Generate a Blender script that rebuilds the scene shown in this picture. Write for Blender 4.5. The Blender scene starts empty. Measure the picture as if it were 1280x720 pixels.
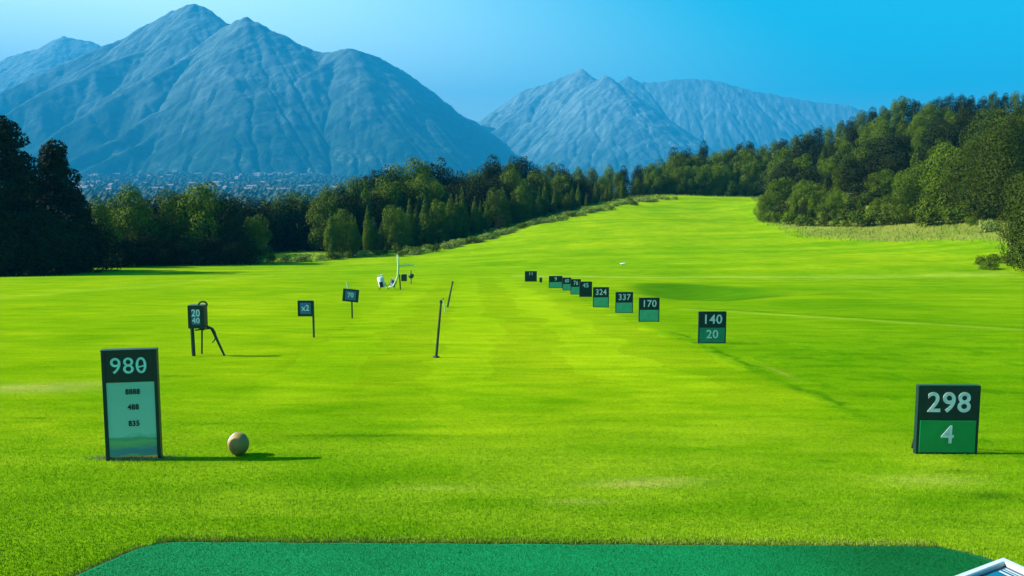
import bpy, math, random
import numpy as np
from mathutils import Vector, Matrix
random.seed(7); rng = np.random.default_rng(11)
S = bpy.context.scene; C = S.collection
R = math.radians
F = 1100.0; CAMZ = 2.27; PITCH = math.atan(120/F); SLOPE = 0.0671

# ------------------------------------------------------------------ geometry helpers
def ray(px, py):
    a = (px-640)/F; b = -(py-360)/F
    cp, sp = math.cos(PITCH), math.sin(PITCH)
    return a, cp + b*sp, -sp + b*cp            # x, y, z of a ray
def P(px, py, Y):
    a, b, c = ray(px, py); t = Y/b
    return (a*t, Y, CAMZ + c*t)
def smooth(a, b, v):
    t = np.clip((v-a)/(b-a), 0, 1); return t*t*(3-2*t)
def hash2(ix, iy, seed):
    h = (ix.astype(np.int64)*374761393 + iy.astype(np.int64)*668265263 + seed*974634777) & 0xffffffff
    h = ((h ^ (h >> 13))*1274126177) & 0xffffffff
    return ((h ^ (h >> 16)) & 0xffff)/65535.0
def vnoise(x, y, seed=0):
    ix = np.floor(x); iy = np.floor(y); fx = x-ix; fy = y-iy
    fx = fx*fx*(3-2*fx); fy = fy*fy*(3-2*fy)
    a = hash2(ix, iy, seed); b = hash2(ix+1, iy, seed); c = hash2(ix, iy+1, seed); d = hash2(ix+1, iy+1, seed)
    return (a*(1-fx)+b*fx)*(1-fy) + (c*(1-fx)+d*fx)*fy
def fbm(x, y, octv=4, seed=0, ridged=False):
    s = 0; a = .5; t = 0
    for o in range(octv):
        n = vnoise(x, y, seed+o*17)
        if ridged: n = 1-np.abs(2*n-1)
        s = s + a*n; t += a; a *= .5; x = x*2.03+3.1; y = y*2.03+1.7
    return s/t

# ------------------------------------------------------------------ terrain height
CP = [(-300,345,85),(-100,345,85),(0,345,88),(60,341,95),(150,332,112),(300,331,115),(400,328,125),(500,316,140),(560,304,155),
 (640,283,175),(700,269,190),(780,251,215),(850,244,235),(935,246,235),(945,284,150),(1000,297,128),(1100,301,118),(1240,297,108),
 (1290,332,80),(1500,330,80),(800,320,106),(700,321,107),(600,325,108),(900,303,128),(850,276,165),(800,291,142),(450,335,104),
 (1100,325,92),(1200,328,90),(1000,320,102),
 (0,325,140),(300,318,160),(450,300,185),(560,285,200),(640,262,230),(780,243,270),(850,240,280),
 (0,290,400),(300,280,400),(600,262,400),(800,250,420),(-300,290,400),
 (1240,262,130),(1240,205,170),(1240,160,220),(1240,146,260),(1240,160,330),(1100,282,135),(1100,238,170),(1100,195,220),
 (1100,162,270),(1100,172,340),(1000,277,150),(1000,252,180),(1000,229,240),(945,250,215),(951,268,180),(928,247,246),(890,246,240),(970,246,236),(370,316,139),(335,321,133),(1000,190,300),(1000,196,370),(960,275,165),
 (955,250,220),(900,236,270),(900,218,330),(1450,250,120),(1450,160,180),(1450,120,240),(1450,125,330)]
pts = [P(*c) for c in CP]
for yy in (45,60,75):
    for xx in np.linspace(-70,70,8): pts.append((xx,yy,-SLOPE*yy))
pts = np.array(pts)
def _phi(r): return r*r*np.log(r+1e-9)
_X = pts[:,:2]/100; _n = len(_X)
_d = np.linalg.norm(_X[:,None]-_X[None],axis=2)
_A = np.zeros((_n+3,_n+3)); _A[:_n,:_n] = _phi(_d)+np.eye(_n)*6e-4
_A[:_n,_n] = 1; _A[:_n,_n+1:] = _X; _A[_n,:_n] = 1; _A[_n+1:,:_n] = _X.T
_w = np.linalg.solve(_A, np.concatenate([pts[:,2],[0,0,0]]))
def tps(x, y):
    out = np.empty(x.shape); xf = x.ravel()/100; yf = y.ravel()/100; o = out.ravel()
    for i in range(0, xf.size, 20000):
        q = np.stack([xf[i:i+20000], yf[i:i+20000]],1)
        d = np.sqrt(((q[:,None]-_X[None])**2).sum(2))
        o[i:i+20000] = _phi(d)@_w[:_n] + _w[_n] + q@_w[_n+1:]
    return o.reshape(x.shape)
def H(x, y):
    x = np.asarray(x, float); y = np.asarray(y, float)
    r = np.hypot(x, y)
    plane = -SLOPE*np.clip(y, -12, 90)
    xc = np.clip(x, -260, 330); yc = np.clip(y, 20, 430)
    mid = tps(xc, yc)
    far = np.interp(y, [400,900,1500,2500,3500,4500,6000,9000], [-10,-22,-18,5,32,84,104,110])
    fx = smooth(-1500, 1800, x); far = far*(1-.55*fx) - 10*fx
    far = far + (fbm(x/350, y/350, 3, 5)-.5)*16*smooth(600,1500,r)
    far = np.where(y < 300, np.minimum(far, -8), far)
    w1 = smooth(60, 88, r)*smooth(5, 60, y); w2 = smooth(380, 700, r)
    z = plane*(1-w1) + mid*w1
    z = z*(1-w2) + far*w2
    und = (fbm(x/14, y/9, 2, 31)-.5)*.22*smooth(18, 60, y)*(1-w2)
    near = (fbm(x/2.2, y/2.2, 2, 77)-.5)*.035*smooth(7.5, 12, y)*(1-w2)
    # the grassy hollow beyond the row of boards and the low roll to its right
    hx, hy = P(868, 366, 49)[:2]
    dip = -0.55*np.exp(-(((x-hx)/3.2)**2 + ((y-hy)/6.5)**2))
    return z + und + near + dip
def Hs(x, y): return float(H(np.array([x]), np.array([y]))[0])
def ground_at(px, py):
    a, b, c = ray(px, py)
    t = np.concatenate([np.arange(3, 60, .02), np.arange(60, 400, .1)])
    z = CAMZ + c*t - H(a*t, b*t)
    i = int(np.argmax(z < 0)); t = t[i]
    return (a*t, b*t, Hs(a*t, b*t))

# ------------------------------------------------------------------ object helpers
def link(o, parent=None):
    C.objects.link(o)
    if parent: o.parent = parent
    return o
def tag(o, label=None, cat=None, group=None, kind=None):
    for k, v in (('label',label),('category',cat),('group',group),('kind',kind)):
        if v: o[k] = v
    return o
def empty(name, loc=(0,0,0), rz=0, label=None, cat=None, group=None):
    o = bpy.data.objects.new(name, None); o.location = loc; o.rotation_euler = (0,0,rz); o.empty_display_size = .2
    link(o); return tag(o, label, cat, group)
def np_mesh(name, V, Fq, mat, smoothf=False, cols=None):
    me = bpy.data.meshes.new(name)
    V = np.asarray(V, np.float32); Fq = np.asarray(Fq, np.int32); k = Fq.shape[1]
    me.vertices.add(len(V)); me.vertices.foreach_set('co', V.ravel())
    me.loops.add(Fq.size); me.loops.foreach_set('vertex_index', Fq.ravel())
    me.polygons.add(len(Fq)); me.polygons.foreach_set('loop_start', np.arange(0, Fq.size, k, dtype=np.int32))
    me.polygons.foreach_set('use_smooth', np.full(len(Fq), smoothf))
    me.update(calc_edges=True)
    if cols is not None:
        at = me.color_attributes.new('Col', 'FLOAT_COLOR', 'POINT')
        c4 = np.ones((len(V),4), np.float32); c4[:,:3] = cols; at.data.foreach_set('color', c4.ravel())
    if mat: me.materials.append(mat)
    return me
class MB:
    def __init__(s): s.v = []; s.f = []
    def box(s, c, d, rot=None, bev=0):
        c = Vector(c); hx, hy, hz = d[0]/2, d[1]/2, d[2]/2
        M = rot or Matrix.Identity(3); b = len(s.v)
        if bev <= 0:
            for x in (-hx,hx):
                for y in (-hy,hy):
                    for z in (-hz,hz): s.v.append(tuple(c + M@Vector((x,y,z))))
            for f in ((0,1,3,2),(4,6,7,5),(0,4,5,1),(2,3,7,6),(0,2,6,4),(1,5,7,3)): s.f.append(tuple(b+i for i in f))
        else:   # chamfered front/back outline: bevel in the XZ outline and on depth
            def ring(y, k):
                X, Z = hx-k, hz-k; q = bev
                return [(-X+q,y,-Z),(X-q,y,-Z),(X,y,-Z+q),(X,y,Z-q),(X-q,y,Z),(-X+q,y,Z),(-X,y,Z-q),(-X,y,-Z+q)]
            rs = [ring(-hy, bev*.5), ring(-hy+bev*.5, 0), ring(hy-bev*.5, 0), ring(hy, bev*.5)]
            for r_ in rs:
                for p in r_: s.v.append(tuple(c + M@Vector(p)))
            s.f.append(tuple(b+i for i in range(8))); s.f.append(tuple(b+24+i for i in reversed(range(8))))
            for j in range(3):
                for i in range(8):
                    k = (i+1) % 8; s.f.append((b+j*8+i, b+(j+1)*8+i, b+(j+1)*8+k, b+j*8+k))
    def tube(s, path, rad, n=10, cap=True):
        path = [Vector(p) for p in path]; b = len(s.v)
        if not isinstance(rad, (list,tuple)): rad = [rad]*len(path)
        for i, p in enumerate(path):
            t = (path[min(i+1,len(path)-1)] - path[max(i-1,0)]).normalized()
            u = t.cross(Vector((0,1,0)) if abs(t.y) < .9 else Vector((1,0,0))).normalized(); w = t.cross(u)
            for k in range(n):
                a = 2*math.pi*k/n; s.v.append(tuple(p + (u*math.cos(a)+w*math.sin(a))*rad[i]))
        for i in range(len(path)-1):
            for k in range(n):
                k2 = (k+1) % n; s.f.append((b+i*n+k, b+i*n+k2, b+(i+1)*n+k2, b+(i+1)*n+k))
        if cap:
            s.f.append(tuple(b+k for k in reversed(range(n)))); e = b+(len(path)-1)*n; s.f.append(tuple(e+k for k in range(n)))
    def mesh(s, name, mat, sm=False):
        me = bpy.data.meshes.new(name); me.from_pydata(s.v, [], s.f); me.materials.append(mat)
        if sm: me.polygons.foreach_set('use_smooth', [True]*len(me.polygons))
        me.update(); return me
    def build(s, name, mat, parent=None, sm=False):
        return link(bpy.data.objects.new(name, s.mesh(name, mat, sm)), parent)

# ------------------------------------------------------------------ materials
def newmat(name):
    m = bpy.data.materials.new(name); m.use_nodes = True
    nt = m.node_tree; bs = nt.nodes['Principled BSDF']; return m, nt, bs
def N(nt, typ, **kw):
    n = nt.nodes.new(typ)
    for k, v in kw.items():
        if k in n.inputs: n.inputs[k].default_value = v
        else: setattr(n, k, v)
    return n
def mixc(nt, fac, a, b, mode='MIX'):
    m = nt.nodes.new('ShaderNodeMix'); m.data_type = 'RGBA'; m.blend_type = mode
    for sock, v in ((m.inputs[0],fac),(m.inputs[6],a),(m.inputs[7],b)):
        if hasattr(v, 'is_linked') or isinstance(v, bpy.types.NodeSocket): nt.links.new(v, sock)
        elif isinstance(v, (int,float)): sock.default_value = v
        else: sock.default_value = (*v, 1) if len(v) == 3 else v
    return m.outputs[2]
def ramp(nt, fac, a, b, ca=(0,0,0), cb=(1,1,1)):
    r = nt.nodes.new('ShaderNodeValToRGB'); r.color_ramp.elements[0].position = a; r.color_ramp.elements[1].position = b
    r.color_ramp.elements[0].color = (*ca,1); r.color_ramp.elements[1].color = (*cb,1)
    nt.links.new(fac, r.inputs[0]); return r.outputs[0]
def noise(nt, scale, vec=None, detail=4, rough=.55, mapping=None):
    if vec is None: vec = nt.nodes.new('ShaderNodeTexCoord').outputs['Object']
    if mapping:
        mp = nt.nodes.new('ShaderNodeMapping'); mp.inputs['Scale'].default_value = mapping
        nt.links.new(vec, mp.inputs[0]); vec = mp.outputs[0]
    n = N(nt, 'ShaderNodeTexNoise', Scale=scale, Detail=detail, Roughness=rough); nt.links.new(vec, n.inputs['Vector'])
    return n.outputs[0]
def plain(name, col, rough=.5, metal=0, var=.25, scale=12, bump=.0, spec=.4, coat=0):
    m, nt, bs = newmat(name)
    n = noise(nt, scale, detail=5)
    c = mixc(nt, ramp(nt, n, .3, .75), tuple(x*(1-var) for x in col), tuple(min(1,x*(1+var*.5)) for x in col))
    nt.links.new(c, bs.inputs['Base Color'])
    bs.inputs['Roughness'].default_value = rough; bs.inputs['Metallic'].default_value = metal
    bs.inputs['Specular IOR Level'].default_value = spec
    if bump:
        b = N(nt, 'ShaderNodeBump', Strength=bump, Distance=.01); nt.links.new(noise(nt, scale*6), b.inputs['Height'])
        nt.links.new(b.outputs[0], bs.inputs['Normal'])
    return m
def grass_material(name, blades=False):
    m, nt, bs = newmat(name)
    at = nt.nodes.new('ShaderNodeAttribute'); at.attribute_name = 'Col'
    pos = nt.nodes.new('ShaderNodeNewGeometry').outputs['Position']
    big = noise(nt, .16, pos, 4, .6, (1, .55, 1)); mid = noise(nt, 1.3, pos, 5, .65, (.45, 1.3, 1)); fine = noise(nt, 22, pos, 4, .7, (.8, 1.2, 1))
    c = mixc(nt, ramp(nt, big, .35, .68), (.76,.88,.7), (1.12,1.06,1.2))
    c = mixc(nt, 1.0, at.outputs['Color'], c, 'MULTIPLY')
    c = mixc(nt, 1.0, c, mixc(nt, ramp(nt, mid, .32, .7), (.66,.80,.6), (1.15,1.09,1.2)), 'MULTIPLY')
    c = mixc(nt, 1.0, c, mixc(nt, ramp(nt, fine, .3, .72), (.66,.76,.6), (1.25,1.16,1.3)), 'MULTIPLY')
    nt.links.new(c, bs.inputs['Base Color']); bs.inputs['Roughness'].default_value = .9; bs.inputs['Specular IOR Level'].default_value = .0
    if not blades:
        b = N(nt, 'ShaderNodeBump', Strength=.55, Distance=.03)
        ad = nt.nodes.new('ShaderNodeMath'); nt.links.new(noise(nt, 30, pos, 5, .7, (.8,1.3,1)), ad.inputs[0]); nt.links.new(mid, ad.inputs[1])
        nt.links.new(ad.outputs[0], b.inputs['Height']); nt.links.new(b.outputs[0], bs.inputs['Normal'])
    return m
M_ground = grass_material('ground_grass'); M_blade = grass_material('grass_blades', True)
def leaf_material(name, dark, light, warm):
    m, nt, bs = newmat(name)
    oi = nt.nodes.new('ShaderNodeObjectInfo').outputs['Random']
    c = mixc(nt, oi, dark, light)
    n = noise(nt, 1.1, detail=3)
    c = mixc(nt, ramp(nt, n, .4, .68), c, warm)
    n2 = noise(nt, 5, detail=2)
    c = mixc(nt, 1.0, c, mixc(nt, ramp(nt, n2, .3, .7), (.75,.8,.75), (1.2,1.2,1.1)), 'MULTIPLY')
    nt.links.new(c, bs.inputs['Base Color']); bs.inputs['Roughness'].default_value = .7; bs.inputs['Specular IOR Level'].default_value = .04
    tr = nt.nodes.new('ShaderNodeBsdfTranslucent'); nt.links.new(c, tr.inputs['Color'])
    mx = nt.nodes.new('ShaderNodeMixShader'); mx.inputs[0].default_value = .05
    nt.links.new(bs.outputs[0], mx.inputs[1]); nt.links.new(tr.outputs[0], mx.inputs[2])
    nt.links.new(mx.outputs[0], nt.nodes['Material Output'].inputs['Surface'])
    return m
M_leaf = leaf_material('leaves_mixed', (.014,.034,.003), (.068,.122,.005), (.105,.14,.006))
M_leafo = leaf_material('leaves_olive', (.018,.036,.004), (.034,.058,.005), (.050,.064,.006))
M_leafd = leaf_material('leaves_dark_shaded', (.008,.015,.003), (.018,.030,.005), (.024,.032,.006))  # dark leaf tone, with the shade between and under crowns put in
M_needle = leaf_material('pine_needles', (.007,.014,.005), (.012,.022,.008), (.018,.024,.009))
M_leafp = leaf_material('leaves_pale', (.11,.17,.02), (.20,.26,.04), (.24,.28,.07))
M_bark = plain('bark', (.05,.038,.028), .9, scale=6, var=.4, bump=.6)
M_rough = grass_material('rough_grass_blades', True)
M_dkgreen = plain('dark_green_paint', (.006,.030,.028), .45, var=.2, scale=9, spec=.3)
M_green = plain('green_panel_paint', (.002,.27,.065), .4, var=.18, scale=5, spec=.3)
M_ltgreen = plain('light_green_panel', (.08,.44,.24), .45, var=.2, scale=6, spec=.3)
M_white = plain('white_lettering', (.62,.72,.72), .6, var=.25, scale=14)
M_black = plain('black_lettering', (.010,.014,.014), .6)
M_post = plain('dark_post_metal', (.03,.05,.03), .5, metal=.3, var=.3)
M_teal = plain('teal_letters', (.36,.78,.70), .6, var=.3, scale=20)
M_blue = plain('blue_panel', (.02,.16,.30), .4, var=.25)
M_navy = plain('navy_fabric', (.012,.02,.05), .7, var=.3)
M_wfab = plain('white_fabric', (.62,.68,.62), .7, var=.15)
M_palegreen = plain('pale_green_tube', (.42,.60,.25), .4, var=.15)
M_wplastic = plain('white_plastic', (.50,.52,.52), .35, var=.08, scale=20)

# ------------------------------------------------------------------ zones of the ground (surface colours and the hollow's painted shade)
TL = [(-300,85),(-100,85),(0,89),(60,96),(150,112),(300,115),(400,125),(500,140),(560,155),(640,175),(700,190),(780,215),(850,236),
      (930,234),(940,226),(946,200),(948,165),(1000,128),(1100,117),(1240,105),(1275,88),(1310,76),(1500,70),(1700,50),(1700,-30),(-400,-30)]
poly = []
for px, Y in TL:
    if Y > 0: poly.append((Y/math.cos(PITCH)*(px-640)/F*1.0, Y))
    else: poly.append(((300 if px > 0 else -300), -60))
poly = np.array(poly)
def sdist(x, y):
    d = np.full(x.shape, 1e9); ins = np.zeros(x.shape, bool)
    for i in range(len(poly)):
        ax, ay = poly[i]; bx, by = poly[(i+1) % len(poly)]
        ex, ey = bx-ax, by-ay; t = np.clip(((x-ax)*ex+(y-ay)*ey)/(ex*ex+ey*ey+1e-9), 0, 1)
        d = np.minimum(d, np.hypot(x-ax-t*ex, y-ay-t*ey))
        c = ((ay > y) != (by > y)) & (x < (bx-ax)*(y-ay)/(by-ay+1e-12)+ax); ins ^= c
    return np.where(ins, d, -d)
def patch(x, y, px, py, rx, ry, rot=0):
    gx, gy, _ = GA(px, py); dx = x-gx; dy = y-gy
    c, s_ = math.cos(rot), math.sin(rot); u = dx*c+dy*s_; v = -dx*s_+dy*c
    return np.exp(-((u/rx)**2+(v/ry)**2))
_ga = {}
def GA(px, py):
    if (px,py) not in _ga: _ga[(px,py)] = ground_at(px, py)
    return _ga[(px,py)]
def mix(a, b, w): return a*(1-w[...,None]) + np.array(b)*w[...,None]
def line_d(x, y, A, B):
    ax, ay, _ = GA(*A); bx, by, _ = GA(*B); ex, ey = bx-ax, by-ay
    t = np.clip(((x-ax)*ex+(y-ay)*ey)/(ex*ex+ey*ey), 0, 1); d = (x-ax-t*ex)*ey-(y-ay-t*ey)*ex
    return np.hypot(x-ax-t*ex, y-ay-t*ey), d/np.hypot(ex, ey), t
LIME = np.array([.264,.392,.004])
def ground_color(x, y):
    x = np.asarray(x, float); y = np.asarray(y, float); r = np.hypot(x, y)
    c = np.ones(x.shape+(3,))*LIME
    n1 = fbm(x/3+7, y/2.2, 4, 3); n2 = fbm(x/1.1, y/.5, 3, 9); n3 = fbm(x/9, y/2.0, 3, 41)
    # nearer turf is longer and deeper green
    c = mix(c, (.235,.375,.010), .85*(1-smooth(7, 15, y))*np.ones_like(x))
    c = mix(c, (.195,.350,.003), .6*smooth(.50,.62,n3)*smooth(9,16,y))
    c = mix(c, (.31,.43,.006), .5*smooth(.50,.70,n1)*smooth(8,12,y))
    # the mown strip down the middle is yellower, the turf to its right greener
    d, sd, t = line_d(x, y, (1125,545), (672,352))
    right = smooth(-.25, .35, sd)*(y < 75)
    c = mix(c, (.145,.300,.003), .8*right*(1-smooth(24,48,y)))
    c = mix(c, (.33,.455,.008), .6*np.exp(-((sd+1.5)/1.1)**2)*smooth(12,20,y)*(y < 70))
    c = mix(c, (.335,.45,.006), .6*np.exp(-((sd+3.6)/2.6)**2)*smooth(9,16,y)*(y < 80))
    c = c*(1+.07*np.where(np.sin(sd*2.1+.6*(n1-.5)*6)>0,1,-1)*smooth(10,16,y)*(1-smooth(60,80,y))*(sd < .2)*(sd > -9))[...,None]
    d2, sd2, t2 = line_d(x, y, (830,410), (1130,543))
    rag = (n2-.5)*.5+(fbm(x/.18,y/.3,2,66)-.5)*.25
    c = mix(c, (.055,.190,.003), .9*smooth(.30,.5,fbm(x/.25,y/.4,3,67))*np.exp(-((sd2+rag*.8)/.10)**2)*(d2 < .6)*smooth(.0,.2,t2)*(1-smooth(.85,1,t2)))
    c = mix(c, (.09,.25,.002), .7*smooth(.56,.66,fbm(x/.35,y/.45,4,68))*right*(1-smooth(16,30,y)))
    c = mix(c, (.15,.32,.002), .5*smooth(.5,.62,fbm(x/1.6,y/.7,4,69))*(1-smooth(12,22,y)))
    # far half: horizontal swaths
    sw = fbm(x/40, y/3.5, 3, 57)
    c = mix(c, (.165,.335,.003), .8*smooth(.44,.60,sw)*smooth(60,95,y))
    c = mix(c, (.33,.45,.006), .5*smooth(.52,.64,fbm(x/22,y/2.4,3,58))*smooth(70,100,y))
    c = mix(c, (.13,.29,.003), .55*smooth(.50,.62,fbm(x/5,y/1.1,4,59))*smooth(22,34,y)*(1-smooth(75,90,y))*(sd>0))
    d3, sd3, t3 = line_d(x, y, (640,345), (1270,343))
    c = mix(c, (.36,.47,.05), .65*np.exp(-(sd3/1.8)**2)*(t3 > 0)*(t3 < 1))
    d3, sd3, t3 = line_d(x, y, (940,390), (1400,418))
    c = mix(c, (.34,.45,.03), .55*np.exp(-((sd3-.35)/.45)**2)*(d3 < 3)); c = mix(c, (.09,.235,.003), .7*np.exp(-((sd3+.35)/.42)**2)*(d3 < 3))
    d3, sd3, t3 = line_d(x, y, (0,372), (330,345)); c = mix(c, (.35,.47,.02), .45*np.exp(-(sd3/1.4)**2)*(d3 < 6))
    c = mix(c, (.050,.175,.003), .95*smooth(.18,.62,patch(x,y,872,367,3.7,10,.05)+(n1-.5)*.35))  # slope of the hollow away from the sun, its shade put into the grass colour
    c = mix(c, (.12,.28,.003), .75*patch(x,y,1060,362,11,7)); c = mix(c, (.11,.27,.003), .7*patch(x,y,990,380,6,3.5))
    c = mix(c, (.10,.25,.003), .6*patch(x,y,1215,352,7,4)*smooth(.4,.6,n1))
    # worn and dry places
    dry = (.52,.47,.10)
    for q in ((30,485,1.0,.42,.7),(100,480,.6,.25,.4),(800,605,.42,.12,.75),(840,600,.35,.08,.5),(720,628,.3,.08,.4),(560,610,.5,.1,.25),(1160,600,.5,.2,.3)):
        c = mix(c, dry, q[4]*np.clip(patch(x,y,*q[:4])*(.5+n2), 0, 1))
    c = mix(c, (.42,.33,.06), .55*patch(x,y,975,465,.07,.75))
    for q in ((769,459,.10,.05),(300,419,.12,.07),(1005,448,.5,.18),(45,523,.2,.05),(1030,577,.16,.06),(270,530,.5,.06),(445,545,.8,.07),(200,470,.7,.08),(640,452,.5,.05),(1240,620,.25,.16),(1200,590,.3,.1)):
        c = mix(c, (.06,.17,.004), .75*np.clip(patch(x,y,*q)*(.4+1.2*n2),0,1))
    # bare, trampled ground round the tall board and along the mat
    c = mix(c, (.36,.36,.12), .8*patch(x,y,168,573,.26,.09)*(.4+n2))
    # rough grass margin, then woodland floor
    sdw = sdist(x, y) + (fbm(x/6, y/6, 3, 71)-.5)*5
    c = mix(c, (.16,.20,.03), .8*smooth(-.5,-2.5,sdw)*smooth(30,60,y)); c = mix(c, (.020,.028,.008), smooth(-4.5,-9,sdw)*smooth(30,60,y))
    # a sunlit clearing among the left trees
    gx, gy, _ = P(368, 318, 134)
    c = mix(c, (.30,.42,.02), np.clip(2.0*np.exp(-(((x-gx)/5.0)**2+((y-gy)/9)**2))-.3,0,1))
    # the right margin of rough meadow below the hillside
    ml = smooth(945,990, 640+F*x/np.maximum(y,1))*smooth(-1,-2,sdw)*(1-smooth(-18,-24,sdw))*smooth(60,90,y)
    c = mix(c, (.28,.30,.05), .85*ml)
    # far valley: fields and woods
    fv = fbm(x/210, y/330, 4, 91); fcol = mix(np.ones(x.shape+(3,))*np.array([.035,.06,.03]), (.16,.20,.10), smooth(.5,.62,fv))
    w = smooth(420, 600, r); c = c*.80; return c*(1-w[...,None]) + fcol*.8*w[...,None]

# ------------------------------------------------------------------ the ground: one sheet out to the mountains
az = np.concatenate([np.linspace(-180,-42,30)[:-1], np.linspace(-42,42,620), np.linspace(42,180,30)[1:]])
rad = np.concatenate([[.5,2,3.5,4.6], np.geomspace(5.2,100,330), np.geomspace(101,450,150)[0:], np.geomspace(456,13500,110)])
A_, R_ = np.meshgrid(np.radians(az), rad); gx = R_*np.sin(A_); gy = R_*np.cos(A_)
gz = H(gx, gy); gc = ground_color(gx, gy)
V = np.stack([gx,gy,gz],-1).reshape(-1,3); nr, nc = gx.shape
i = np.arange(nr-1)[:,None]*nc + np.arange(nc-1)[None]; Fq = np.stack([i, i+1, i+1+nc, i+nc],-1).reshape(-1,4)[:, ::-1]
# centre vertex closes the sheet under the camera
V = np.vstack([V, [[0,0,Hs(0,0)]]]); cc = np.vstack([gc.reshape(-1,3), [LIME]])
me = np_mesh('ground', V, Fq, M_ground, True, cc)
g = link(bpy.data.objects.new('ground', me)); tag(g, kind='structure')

# ------------------------------------------------------------------ mountains
def mountain_material(name, hi, rock, wood, tree_z, ang=42):
    m, nt, bs = newmat(name)
    geo = nt.nodes.new('ShaderNodeNewGeometry'); pos = geo.outputs['Position']
    sp = nt.nodes.new('ShaderNodeSeparateXYZ'); nt.links.new(pos, sp.inputs[0])
    n1 = noise(nt, .004, pos, 8, .62); mq = nt.nodes.new('ShaderNodeMapping'); mq.inputs['Rotation'].default_value = (0,0,R(ang)); nt.links.new(pos, mq.inputs[0])
    n2 = noise(nt, .024, mq.outputs[0], 8, .75, (1,.22,.14))
    ad = N(nt, 'ShaderNodeMath', operation='MULTIPLY_ADD'); nt.links.new(n1, ad.inputs[0]); ad.inputs[1].default_value = 900; nt.links.new(sp.outputs[2], ad.inputs[2])
    mr = nt.nodes.new('ShaderNodeMapRange'); nt.links.new(ad.outputs[0], mr.inputs[0]); mr.inputs[1].default_value = tree_z+200; mr.inputs[2].default_value = tree_z+650
    c = mixc(nt, ramp(nt, n2, .42, .62), wood, tuple(w*1.9+.01 for w in wood))
    r = mixc(nt, ramp(nt, n2, .40, .62), rock, hi)
    c = mixc(nt, mr.outputs[0], c, r)
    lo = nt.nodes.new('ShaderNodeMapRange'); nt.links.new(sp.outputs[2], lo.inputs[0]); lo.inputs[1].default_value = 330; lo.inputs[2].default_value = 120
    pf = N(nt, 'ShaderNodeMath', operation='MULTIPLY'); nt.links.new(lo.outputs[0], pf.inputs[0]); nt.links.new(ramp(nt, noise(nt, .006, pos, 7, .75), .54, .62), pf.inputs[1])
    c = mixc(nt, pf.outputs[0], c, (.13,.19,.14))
    nt.links.new(c, bs.inputs['Base Color']); bs.inputs['Roughness'].default_value = .95; bs.inputs['Specular IOR Level'].default_value = .05
    b = N(nt, 'ShaderNodeBump', Strength=.9, Distance=20); 
    mp = nt.nodes.new('ShaderNodeMapping'); mp.inputs['Rotation'].default_value = (0,0,R(ang)); nt.links.new(pos, mp.inputs[0])
    nt.links.new(noise(nt, .022, mp.outputs[0], 9, .72, (1,.3,.2)), b.inputs['Height']); nt.links.new(b.outputs[0], bs.inputs['Normal'])
    return m
def seg_height(X, Y, segs):
    h = np.full(X.shape, -1e9)
    for (a, b, sl) in segs:
        ex, ey = b[0]-a[0], b[1]-a[1]; L = ex*ex+ey*ey+1e-6
        t = np.clip(((X-a[0])*ex+(Y-a[1])*ey)/L, 0, 1)
        d = np.hypot(X-a[0]-t*ex, Y-a[1]-t*ey)
        h = np.maximum(h, a[2]+(b[2]-a[2])*t - sl*d)
    return h
EK = 13e-4; RA = .45
def erode(h, dx, iters, K, m=.45):
    # streams carve the slopes: steepest-descent drainage, catchment area, implicit stream-power step
    ny, nx = h.shape; n = ny*nx; idx = np.arange(n).reshape(ny, nx)
    for it in range(iters):
        best = np.zeros((ny,nx)); rec = idx.copy()
        for dy in (-1,0,1):
            for dx_ in (-1,0,1):
                if dx_ == 0 and dy == 0: continue
                ys = slice(max(0,-dy), ny-max(0,dy)); yt = slice(max(0,dy), ny-max(0,-dy))
                xs = slice(max(0,-dx_), nx-max(0,dx_)); xt = slice(max(0,dx_), nx-max(0,-dx_))
                sl = (h[ys,xs]-h[yt,xt])/math.hypot(dx_,dy); b = best[ys,xs]; k = sl > b
                b[k] = sl[k]; rr_ = rec[ys,xs]; rr_[k] = idx[yt,xt][k]
        order = np.argsort(h.ravel()); rc = rec.ravel().tolist(); A = [dx*dx]*n
        ol = order.tolist()
        for i in reversed(ol):
            j = rc[i]
            if j != i: A[j] += A[i]
        c = (K*np.array(A)**m).tolist(); hl = h.ravel().tolist()
        for i in ol:
            j = rc[i]
            if j != i: ci = c[i]; hl[i] = (hl[i]+ci*hl[j])/(1+ci)
        h = np.array(hl).reshape(ny,nx)
        g_ = h.copy(); g_[1:-1,1:-1] = (h[1:-1,1:-1]*4+h[:-2,1:-1]+h[2:,1:-1]+h[1:-1,:-2]+h[1:-1,2:])/8; h = h*.9+g_*.1
    return h
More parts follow.
